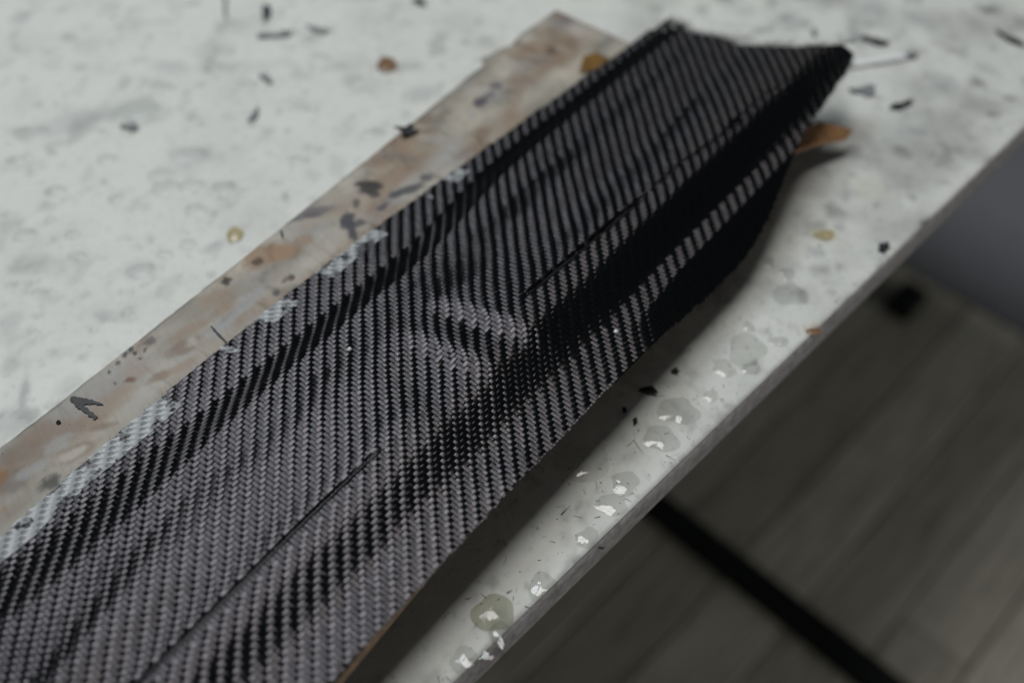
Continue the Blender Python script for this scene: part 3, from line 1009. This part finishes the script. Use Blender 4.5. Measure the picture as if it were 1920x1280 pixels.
# body of the board under the veneer: outline walls of three plies
outl = [(Ub[i, 0], Vb[i, 0]) for i in range(0, len(ub), 6)] + [(Ub[-1, j], Vb[-1, j]) for j in range(0, len(fv), 4)] + [(Ub[i, -1], Vb[i, -1]) for i in range(len(ub) - 1, -1, -6)]
cu, cvn = -0.02, -0.04
for name, z1, z0, ins, mt in (('upper_ply', zb - 0.0003, zb - 0.0021, 0.0, 'ply_edge'), ('core_ply', zb - 0.0021, zb - 0.0039, 0.0004, 'brown'), ('lower_ply', zb - 0.0039, zb - 0.006, 0.0001, 'ply_edge')):
    Vp = []
    for z in (z1, z0):
        for (u_, v_) in outl:
            dd = math.hypot(u_ - cu, v_ - cvn)
            x, y = to_world(u_ + (cu - u_) / dd * ins, v_ + (cvn - v_) / dd * ins, PH_F)
            Vp.append((x, y, z))
    n = len(outl)
    Fp = [(k, (k + 1) % n, n + (k + 1) % n, n + k) for k in range(n)]
    Fp += [tuple(range(n, 2 * n))]
    Fp += [tuple(range(n - 1, -1, -1))]
    mesh_obj(name, Vp, Fp, M[mt], board, smooth=False)
for (a, b) in ((-0.22, -0.15), (0.06, 0.13)):
    P, Fc = quadbox(a, b, -0.085, -0.005, 0.0002, zb - 0.0062, PH_F, 0.001)
    mesh_obj('support_block', P, Fc, M['ply_edge'], board, smooth=False)


def stroke(pts, h, wid, name, mat, parent, lift=0.0002):
    """flat pen stroke through pixel points"""
    pts3 = [at(px, py, h) for px, py in pts]
    Q = []
    for k in range(len(pts3) - 1):
        m_ = 10
        for t in range(m_ + (k == len(pts3) - 2)):
            Q.append(pts3[k] + (pts3[k + 1] - pts3[k]) * t / m_)
    Q = np.array(Q)
    d = np.gradient(Q, axis=0); d /= np.linalg.norm(d, axis=1, keepdims=True)
    nr = np.stack([-d[:, 1], d[:, 0], 0 * d[:, 0]], 1)
    w = np.interp(np.linspace(0, 1, len(Q)), np.linspace(0, 1, len(wid)), wid) * (1 + 0.25 * rng.uniform(-1, 1, len(Q)))
    A_ = Q + nr * w[:, None]; B_ = Q - nr * w[:, None] * (1 + 0.2 * rng.uniform(-1, 1, len(Q)))[:, None]
    ver = np.concatenate([A_, B_]); ver[:, 2] = h + lift + 0.0003
    n = len(Q)
    return mesh_obj(name, ver, [(k, k + n, k + n + 1, k + 1) for k in range(n - 1)], mat, parent, smooth=False)


ar = stroke([(133, 747), (160, 752), (194, 759)], zb, [0.0009, 0.0016, 0.0012, 0.0002], 'arrow_stroke', M['ink'], board)
stroke([(134, 748), (155, 765), (181, 785)], zb, [0.0009, 0.0013, 0.0011, 0.0010], 'arrow_stroke', M['ink'], board, 0.00025)
stroke([(136, 748), (150, 756), (166, 756)], zb, [0.0008, 0.0014, 0.0005], 'arrow_stroke', M['ink'], board, 0.0003)
stroke([(396, 612), (408, 626), (425, 643)], zb, [0.0004, 0.0007, 0.0004], 'pencil_line', M['ink'], board)
stroke([(527, 432), (531, 448)], zb, [0.0003, 0.0007, 0.0002], 'pencil_line', M['ink'], board)


def disc(name, px, py, h, rx, ry, z, mat, parent=None, n=18, rough=0.18, ang=0.0, seed=0):
    c = at(px, py, h)
    pts = []
    r_ = np.random.default_rng(seed + 1)
    ph_ = r_.uniform(0, 6.28, 4)
    for k in range(n):
        a = 2 * math.pi * k / n
        r = 1 + rough * (0.6 * math.sin(2 * a + ph_[0]) + 0.4 * math.sin(3 * a + ph_[1]) + 0.3 * math.sin(5 * a + ph_[2]))
        x, y = rx * r * math.cos(a), ry * r * math.sin(a)
        pts.append((c[0] + x * math.cos(ang) - y * math.sin(ang), c[1] + x * math.sin(ang) + y * math.cos(ang), z))
    return pts


def nail_hole(px, py, r, seed):
    rim = disc('', px, py, zb, r, r, zb + 0.0004, None, seed=seed, n=14)
    c = np.mean(rim, 0)
    inner = [tuple(c + (np.array(p) - c) * 0.75 - np.array([0, 0, 0.0001])) for p in rim]
    n = len(rim)
    F_ = [(k, (k + 1) % n, n + (k + 1) % n, n + k) for k in range(n)] + [tuple(range(n, 2 * n))]
    mesh_obj('nail_hole', rim + inner, F_, M['mould'], board)


nail_hole(110, 792, 0.0011, 5)

# ------------------------------------------------------------------ adhesive film on the cloth's left edge
def film(u0, u1, w0, w1, seed, inset=0.6):
    ug = np.arange(u0, u1, 0.4)
    nv__ = 30
    f_ = np.linspace(0, 1, nv__)
    w = np.interp(ug, [u0, u1], [w0, w1])
    lo = v_left(ug) - 0.6 + inset * np.clip(fbm(ug / 5, ug * 0 + seed, seed, 3) * 2, 0, 1)
    hi = v_left(ug) + w * (1 + 0.06 * fbm(ug / 9, ug * 0 + seed + 3, seed + 1, 2))
    V_ = lo[:, None] + (hi - lo)[:, None] * f_[None, :]
    slant = 0.35
    U_ = ug[:, None] + slant * (V_ - V_[:, :1]) + 0.5 * np.sin(V_ * 1.7 + seed) * ((np.arange(len(ug)) < 6) | (np.arange(len(ug)) > len(ug) - 7))[:, None]
    P_, N_ = surf_point(U_, V_)
    jf = (U_ - U_J[0]) / PITCH_T
    # cloth coordinate across, from the local lookup
    s_ = V_ + 0.0
    fi = (s_ - S_I[0]) / PITCH_T
    P_ = P_ + N_ * (0.235 + 0.03 * crimp(fi + jf))[..., None]
    o_ = mesh_obj('adhesive_film', P_.reshape(-1, 3) / 1000.0, grid_faces(len(ug), nv__)[:, ::-1], M['film'], cloth)
    co = np.zeros((len(ug), nv__, 3), np.float32)
    co[..., 0] = jf; co[..., 1] = fi; co[..., 2] = seed
    a_ = o_.data.attributes.new('film_coord', 'FLOAT_VECTOR', 'POINT')
    a_.data.foreach_set('vector', co.ravel())
    du = np.minimum(ug - u0, u1 - ug)[:, None] / 4.0
    dv = np.minimum(V_ - lo[:, None] + 0.8, (hi[:, None] - V_) * 1.6) / 1.6
    fade = np.clip(np.minimum(du, dv), 0, 1).astype(np.float32)
    b_ = o_.data.attributes.new('film_fade', 'FLOAT', 'POINT')
    b_.data.foreach_set('value', fade.ravel())
    o_['label'] = 'whitish film patch on the cloth edge'
    return o_


def ucl(px, py):
    p = at(px, py, 0.031)
    return to_uv(p[0], p[1], PH_F)[0] * 1000


film(-290, ucl(318, 748), 10.0, 11.0, 3)
film(ucl(418, 668), ucl(436, 652), 9.0, 8.0, 9)
film(ucl(487, 608), ucl(545, 560), 9.0, 9.0, 5)
film(ucl(598, 520), ucl(708, 428), 9.5, 8.5, 6)
film(ucl(790, 372), ucl(800, 360), 7.0, 7.0, 12)
film(ucl(838, 345), ucl(868, 315), 8.5, 7.5, 8)

# ------------------------------------------------------------------ loose filaments at the cut ends
def hairs(name, roots, mat, parent, kind='stuff'):
    V_, F_ = [], []
    for (p, d, L, r, seed) in roots:
        q = np.random.default_rng(seed)
        p = np.array(p, float); d = np.array(d, float); d /= np.linalg.norm(d)
        curl = q.normal(0, 0.35, 3)
        m_ = 6
        base_ = len(V_)
        for k in range(m_):
            t = k / (m_ - 1)
            c = p + d * L * t + curl * L * t * t * 0.5
            s = np.cross(d, [0, 0, 1]); s /= np.linalg.norm(s) + 1e-9
            w_ = np.cross(s, d)
            for a in range(3):
                an = a * 2.0944
                V_.append(c + (s * math.cos(an) + w_ * math.sin(an)) * r * (1 - 0.6 * t))
        for k in range(m_ - 1):
            for a in range(3):
                F_.append((base_ + k * 3 + a, base_ + k * 3 + (a + 1) % 3, base_ + k * 3 + 3 + (a + 1) % 3, base_ + k * 3 + 3 + a))
    o_ = mesh_obj(name, V_, F_, mat, parent)
    if kind:
        o_['kind'] = kind
    return o_


roots = []
for k in range(800):
    v_ = rng.uniform(TE[0, 1], TE[-1, 1])
    u_ = float(u_top(v_)) - rng.uniform(0, 1.5)
    P_, N_ = surf_point(np.array([u_]), np.array([v_]))
    dx, dy = to_world(1.0, rng.normal(0, 0.7), PH_F)
    roots.append((P_[0] / 1000, (dx, dy, rng.uniform(-0.2, 0.7)), rng.uniform(0.002, 0.007), 0.00010, k))
for k in range(420):
    u_ = rng.uniform(40, 300)
    v_ = float(v_right(u_)) - 0.5
    P_, N_ = surf_point(np.array([u_]), np.array([v_]))
    dx, dy = to_world(rng.normal(0, 0.8), 1.0, PH_F)
    roots.append((P_[0] / 1000, (dx, dy, rng.uniform(-1.2, 0.3)), rng.uniform(0.001, 0.0045), 0.00009, 1000 + k))
for k in range(120):
    u_ = rng.uniform(-280, 260)
    v_ = float(v_left(u_)) + 0.3
    P_, N_ = surf_point(np.array([u_]), np.array([v_]))
    dx, dy = to_world(rng.normal(0.5, 0.9), -1.0, PH_F)
    roots.append((P_[0] / 1000, (dx, dy, 0.05), rng.uniform(0.001, 0.0035), 0.00007, 2000 + k))
for k in range(160):
    u_ = rng.uniform(-260, 60)
    v_ = float(v_right(u_)) + 0.2
    P_, N_ = surf_point(np.array([u_]), np.array([v_]))
    dx, dy = to_world(rng.normal(0.2, 0.9), 1.0, PH_F)
    roots.append((P_[0] / 1000, (dx, dy, -0.2), rng.uniform(0.001, 0.004), 0.00007, 3000 + k))
hairs('loose_filaments', roots, M['fibre'], cloth)

# ------------------------------------------------------------------ dome-shaped drops
def px_to_m(px, py, h):
    c = at(px, py, h)
    return float(np.dot(c - CAM, _fw)) / F_PX, math.asin((CAM[2] - h) / float(np.linalg.norm(c - CAM)))


def dome(name, px, py, rx_px, ry_px, hgt, mat, h=0.0004, ang=0.0, wob=0.10, seed=0, rings=9, n=36, flat=2.0, skew=(0, 0), parent=None):
    """shallow drop: rx, ry as seen in the picture (ry is divided by the slant of the view)"""
    s, el = px_to_m(px, py, h)
    c = at(px, py, h)
    rx, ry = rx_px * s, ry_px * s / math.sin(el)
    r_ = np.random.default_rng(seed + 11)
    ph_ = r_.uniform(0, 6.28, 4)
    V_ = []
    for k in range(rings):
        t = k / rings
        rad = 1 - t
        z = hgt * (1 - rad ** flat) if flat else 0
        for a_ in range(n):
            a = 2 * math.pi * a_ / n
            w = 1 + wob * (0.55 * math.sin(2 * a + ph_[0]) + 0.45 * math.sin(3 * a + ph_[1]) + 0.3 * math.sin(5 * a + ph_[2]))
            x, y = rx * rad * w * math.cos(a), ry * rad * w * math.sin(a)
            V_.append((c[0] + x * math.cos(ang) - y * math.sin(ang) + skew[0] * t, c[1] + x * math.sin(ang) + y * math.cos(ang) + skew[1] * t, h + z))
    V_.append((c[0] + skew[0], c[1] + skew[1], h + hgt))
    F_ = []
    for k in range(rings - 1):
        for a_ in range(n):
            b_ = (a_ + 1) % n
            F_.append((k * n + a_, k * n + b_, k * n + n + b_, k * n + n + a_))
    for a_ in range(n):
        F_.append(((rings - 1) * n + a_, (rings - 1) * n + (a_ + 1) % n, rings * n))
    return mesh_obj(name, V_, F_, mat, parent, origin=(c[0], c[1], h) if parent is None else None)


DG = 'clear resin drops along the table edge'
edge_drops = [
    (1101, 1008, 22, 19, .0009, 'round clear resin drop, single, between two larger drops near the table edge'),
    (1018, 1101, 31, 25, .0011, 'wide clear resin drop touching the table edge above the greenish drop'),
    (941, 1196, 25, 30, .0010, 'clear resin drop running down from the greenish drop to the edge'),
    (922, 1228, 23, 17, .0007, 'small flat resin drop on the edge under the greenish drop'),
    (874, 1240, 31, 26, .0010, 'clear resin drop lowest in the picture, at the table edge'),
    (1172, 905, 27, 22, .0010, 'clear resin drop right of the big puddle'),
    (1147, 945, 33, 19, .0008, 'long flat resin drop below the big puddle'),
    (1240, 822, 31, 26, .0011, 'large clear resin drop above the puddle, with one bright glint'),
    (1272, 770, 37, 26, .0010, 'wide flat resin drop beside the black triangular scrap'),
    (1333, 742, 16, 10, .0006, 'small resin drop between two wide ones near the cloth shadow'),
    (1400, 655, 36, 30, .0010, 'blurred round resin drop opposite the black cloth flank'),
    (1358, 690, 22, 16, .0008, 'blurred small resin drop left of a larger round one'),
    (1409, 690, 18, 12, .0008, 'blurred resin drop just below the round one'),
    (1482, 552, 30, 22, .0007, 'pale blurred resin drop in mid strip of table'),
    (1440, 492, 14, 9, .0008, 'shiny blurred resin drop close to the black cloth edge'),
    (1476, 513, 16, 10, .0008, 'shiny blurred resin drop, right one of the pair by the cloth'),
    (1404, 612, 12, 9, .0007, 'tiny glinting resin drop above the blurred round drop'),
    (1460, 640, 18, 10, .0007, 'blurred resin drop near the edge right of the round one'),
]
for k, (px, py, rx, ry, hh, lab) in enumerate(edge_drops):
    o = dome('resin_drop', px, py, rx, ry, hh, M['resin'], seed=30 + k, wob=0.20, skew=(rng.normal(0, 0.0007), rng.normal(0, 0.0007)))
    tag(o, lab, 'resin drop', DG)
o = dome('resin_puddle', 1092, 862, 50, 44, 0.0016, M['puddle'], seed=77, wob=0.12, flat=4.0)
tag(o, 'big clear resin puddle half in the shadow of the cloth', 'puddle')
o = dome('resin_drop', 925, 1148, 38, 36, 0.0014, M['resin_green'], h=0.0006, seed=91, wob=0.16, flat=2.0)
tag(o, 'uneven greenish resin drop, the only coloured one at the near edge', 'resin drop', DG)
# dribble hanging from the edge strip
o = dome('resin_run', 985, 1218, 9, 9, 0.001, M['ochre'], h=-0.012, seed=5, wob=0.15)
o.location.z += 0.0
bpy.data.objects.remove(o)

# dried drops on the left part of the table
DL = 'dried clear drops left of the plywood'
dl = [(300, 330, 28, 13), (358, 348, 24, 13), (420, 352, 22, 14), (310, 352, 30, 14), (368, 395, 26, 12), (352, 458, 18, 10), (262, 508, 26, 14), (105, 358, 24, 10), (46, 440, 22, 12),
      (218, 372, 16, 9), (94, 412, 12, 7), (135, 440, 16, 8), (255, 205, 46, 16), (305, 165, 26, 9), (420, 98, 22, 12), (350, 290, 34, 14), (60, 250, 34, 14), (110, 275, 26, 12),
      (480, 480, 18, 9), (310, 478, 18, 9), (145, 480, 20, 9), (560, 205, 22, 8), (465, 160, 22, 8), (700, 250, 24, 9), (600, 110, 22, 8), (200, 300, 22, 10), (30, 300, 20, 8), (560, 300, 20, 9)]
for k, (px, py, rx, ry) in enumerate(dl):
    o = dome('dried_drop', px, py, rx, ry, 0.0009, M['resin_dry'], seed=130 + k, wob=0.16, rings=6, n=28, flat=3.0)
    tag(o, 'faint dried clear drop on the white table left of the plywood', 'resin drop', DL)

for (px, py, rx, ry, hg, mt, lab) in (
        (725, 122, 20, 14, .0016, 'brown', 'round brown resin drop on the table behind the plywood'),
        (440, 440, 15, 15, .0012, 'ochre', 'heart shaped grey brown resin drop just left of the plywood'),
        (1546, 440, 20, 9, .0005, 'ochre', 'pale ochre resin spot right of the black cloth flank'),
        (1526, 621, 14, 6, .0005, 'brown', 'small brown resin spot at the table edge')):
    s_, el_ = px_to_m(px, py, 0)
    o = dome('resin_spot', px, py, rx, ry, hg, M[mt], seed=int(px), wob=0.14)
    tag(o, lab, 'resin spot', 'coloured resin spots on the table')

# two milky beads on the cloth
for (px, py, lab) in ((1155, 621, 'tiny milky resin bead on the cloth near its right edge'), (655, 654, 'tiny milky resin bead on the cloth left of its first slit')):
    p = at(px, py, 0.04)
    for it in range(6):
        u_, v_ = to_uv(p[0] * 1000, p[1] * 1000, PH_F)
        z_ = float(height(np.array([u_]), np.array([v_]))[0]) / 1000
        p = at(px, py, z_)
    o = dome('resin_bead', px, py, 4.2, 3.6, 0.0009, M['bead'], h=z_ + 0.00018, seed=3, wob=0.08, rings=6, n=14)
    tag(o, lab, 'resin bead', 'beads on the cloth')


# ------------------------------------------------------------------ scraps on the table
def scrap(name, pts, h, mat, lab, cat, thick=0.0004, lift=0.0004, curl=0.0, group=None):
    """thin flake with the outline given by pixels, real thickness, optional curl"""
    W = [at(px, py, h) for px, py in pts]
    c = np.mean(W, 0)
    n = len(W)
    R = max(np.linalg.norm(w - c) for w in W)
    V_ = []
    for w in W:
        f = np.linalg.norm(w - c) / R
        V_.append((w[0], w[1], h + lift + thick + curl * f * f * (1 + 0.3 * math.sin(w[0] * 4000))))
    for w in W:
        m_ = c + (w - c) * 0.55
        f = 0.55
        V_.append((m_[0], m_[1], h + lift + thick * 1.2 + curl * 0.3 * f * f))
    V_.append((c[0], c[1], h + lift + thick * 1.2))
    for w in W:
        f = np.linalg.norm(w - c) / R
        V_.append((w[0], w[1], h + lift + curl * f * f * (1 + 0.3 * math.sin(w[0] * 4000)) - 0.0001))
    F_ = []
    for k in range(n):
        b_ = (k + 1) % n
        F_.append((k, b_, n + b_, n + k)); F_.append((n + k, n + b_, 2 * n)); F_.append((b_, k, 2 * n + 1 + k, 2 * n + 1 + b_))
    F_.append(tuple(2 * n + 1 + k for k in range(n - 1, -1, -1)))
    o_ = mesh_obj(name, V_, F_, mat, None, smooth=False, origin=(c[0], c[1], h))
    tag(o_, lab, cat, group)
    return o_


def ellip(cx, cy, rx, ry, ang, n=13, seed=0, rough=0.5):
    q = np.random.default_rng(seed)
    a = math.radians(ang)
    r = []
    for k in range(n):
        t = 2 * math.pi * k / n
        f = 1 + rough * q.uniform(-1, 0.6)
        x, y = rx * f * math.cos(t), ry * f * math.sin(t)
        r.append((cx + x * math.cos(a) + y * math.sin(a), cy - (x * math.sin(a) - y * math.cos(a))))
    return r[::-1]


SG = 'carbon scraps on the table'
for k, (cx, cy, rx, ry, ang, mt, lab) in enumerate((
        (500, 26, 8, 17, 0, 'scrap', 'small black scrap standing out near the top left of the table'),
        (422, 12, 5, 20, 4, 'greyscrap', 'grey upright sliver beside the black scrap at top left'),
        (516, 68, 32, 5, 8, 'greyscrap', 'long grey sliver below the black scrap at top left'),
        (596, 58, 22, 6, -14, 'greyscrap', 'grey sliver pointing down right near the top of the table'),
        (786, 4, 14, 8, -25, 'scrap', 'dark scrap cut by the top of the picture, behind the plywood'),
        (500, 150, 13, 7, -30, 'greyscrap', 'short grey scrap tilted down right on the upper left table'),
        (478, 216, 16, 6, 40, 'greyscrap', 'short grey scrap tilted up right on the upper left table'),
        (244, 240, 17, 7, 0, 'greyscrap', 'flat dark grey oval scrap on the left of the table'),
        (1640, 80, 24, 6, -12, 'scrap', 'dark scrap above the white stick at upper right'),
        (1525, 64, 5, 8, 10, 'greyscrap', 'tiny dark scrap just behind the far cloth edge'),
        (1892, 74, 30, 6, -24, 'scrap', 'long dark sliver at the far right of the table'),
        (1620, 172, 26, 10, -8, 'greyscrap', 'grey flake right of the cloth corner, under the white stick'),
        (1690, 200, 24, 7, 22, 'scrap', 'dark curled scrap right of the far cloth corner'),
        (1655, 466, 13, 9, 40, 'scrap', 'black spiky scrap close to the table edge at right'),
        (1170, 771, 4, 6, 0, 'scrap', 'small black speck at the shadow edge near the triangular scrap'),
        (1190, 790, 4, 7, 0, 'scrap', 'tiny black flake below the triangular scrap'),
        (1265, 698, 7, 5, 0, 'scrap', 'tiny dark flake at the shadow edge above the wide drop'),
        (1127, 1028, 6, 2, 0, 'scrap', 'short black crumb on the very edge of the table'))):
    far_ = cy < 300
    scrap('carbon_scrap', ellip(cx, cy, rx, ry, ang, seed=300 + k), 0.0, M[mt], lab, 'scrap', 0.0005, curl=0.0015 if far_ else 0.0008, group=SG)
scrap('carbon_scrap', [(1200, 730), (1222, 727), (1233, 742), (1212, 740), (1196, 737)][::-1], 0.0, M['scrap'], 'black triangular carbon scrap lying in the cloth shadow', 'scrap', 0.0006, curl=0.002, group=SG)
scrap('carbon_scrap', [(738, 243), (760, 241), (770, 235), (776, 238), (766, 246), (786, 248), (772, 256), (752, 262), (760, 252)][::-1], zb, M['scrap'], 'black torn carbon scrap on the edge of the plywood', 'scrap', 0.0005, curl=0.0015, group=SG)

# short fibres and hairs near the front edge
fib = [((1052, 965), (1067, 948), 'thick short black fibre in the middle of the near table strip'), ((950, 1112), (962, 1105), 'short black fibre beside the greenish drop'),
       ((1175, 838), (1196, 822), 'thin fibre pointing up right above the drop by the puddle'), ((1188, 826), (1206, 852), 'thin fibre crossing down beside the drop by the puddle'),
       ((1117, 903), (1122, 920), 'fibre at the lower end of the big puddle'), ((1128, 1028), (1118, 1030), 'crumb of fibre on the table arris')]
for k, (a, b, lab) in enumerate(fib):
    pa, pb = at(*a, 0.0), at(*b, 0.0)
    L_ = float(np.linalg.norm(pb - pa))
    o = hairs('carbon_fibre', [((pa[0], pa[1], 0.0007), (pb - pa), L_, 0.00022 if k < 2 else 0.00012, 50 + k)], M['scrap'], None, None)
    # put origin at the fibre
    tag(o, lab, 'fibre', 'loose fibres on the table')
roots = []
for k in range(520):
    u_ = rng.uniform(-0.18, 0.25); v_ = rng.uniform(0.03, VE - 0.003)
    x, y = to_world(u_, v_, PH_T)
    a = rng.uniform(0, 6.28)
    roots.append(((x, y, 0.00025), (math.cos(a), math.sin(a), 0.0), rng.choice([0.0006, 0.001, 0.0025, 0.005], p=[.50, .34, .13, .03]), rng.uniform(0.00006, 0.00020), 5000 + k))
o = hairs('fibre_dust', roots, M['scrap'], None)
o['label'] = 'fine black fibre dust scattered along the near table edge'

# white stick and brown flaps by the far end
def tube(name, a, b, r, mat, parent, n=14, flat=0.4):
    a, b = np.array(a, float), np.array(b, float)
    d = (b - a) / np.linalg.norm(b - a)
    s = np.cross(d, [0, 0, 1.0]); s /= np.linalg.norm(s); w = np.cross(s, d)
    V_, F_ = [], []
    prof_ = [(0, 0.55), (0.02, 0.9), (0.05, 1), (0.95, 1), (0.98, 0.9), (1, 0.55)]
    for (t, q) in prof_:
        for k in range(n):
            an = 2 * math.pi * k / n
            V_.append(a + (b - a) * t + (s * math.cos(an) + w * math.sin(an) * flat) * r * q)
    for i in range(len(prof_) - 1):
        for k in range(n):
            F_.append((i * n + k, i * n + (k + 1) % n, i * n + n + (k + 1) % n, i * n + n + k))
    F_.append(tuple(range(n - 1, -1, -1))); F_.append(tuple(range((len(prof_) - 1) * n, len(prof_) * n)))
    return mesh_obj(name, V_, F_, mat, parent)


pa, pb = at(1580, 128, 0.0), at(1716, 106, 0.0)
st = empty('white_stick', (*pa[:2], 0.0004))
tag(st, 'thin white stick with a grey tip beside the far cloth corner', 'stick')
pa[2] = pb[2] = 0.0016
pm = pa + (pb - pa) * 0.86
tube('shaft', pa, pm, 0.0030, M['white'], st)
tube('tip', pm + (pb - pm) * 0.01, pb, 0.0027, M['greyscrap'], st)

# brown tape flap sticking out from under the cloth
fl = [(1468, 275, .020), (1500, 240, .021), (1540, 228, .020), (1600, 243, .014), (1585, 262, .012), (1540, 270, .016), (1480, 290, .019)]
pts = [at(px, py, h) for px, py, h in fl]
base_ = [at(1440, 262, .024), at(1436, 300, .023)]
ring_ = [base_[0]] + pts[1:] + [base_[1]]
ring_ = ring_[::-1]
n = len(ring_)
V_ = [tuple(p) for p in ring_] + [tuple(p - np.array([0, 0, 0.0006])) for p in ring_]
F_ = [tuple(range(n)), tuple(range(2 * n - 1, n - 1, -1))] + [(k, n + k, n + (k + 1) % n, (k + 1) % n) for k in range(n)]
o = mesh_obj('tape_flap', V_, F_, M['tan_tape'], None, smooth=False, origin=tuple(at(1500, 262, 0.02)))
tag(o, 'orange brown tape flap sticking out under the right cloth flank', 'tape')
o = scrap('amber_patch', [(1094, 108), (1118, 101), (1142, 112), (1120, 130), (1100, 137), (1086, 140)][::-1], zb, M['amber'], 'dark amber resin patch on the plywood at the cloth edge', 'resin patch', 0.0006)
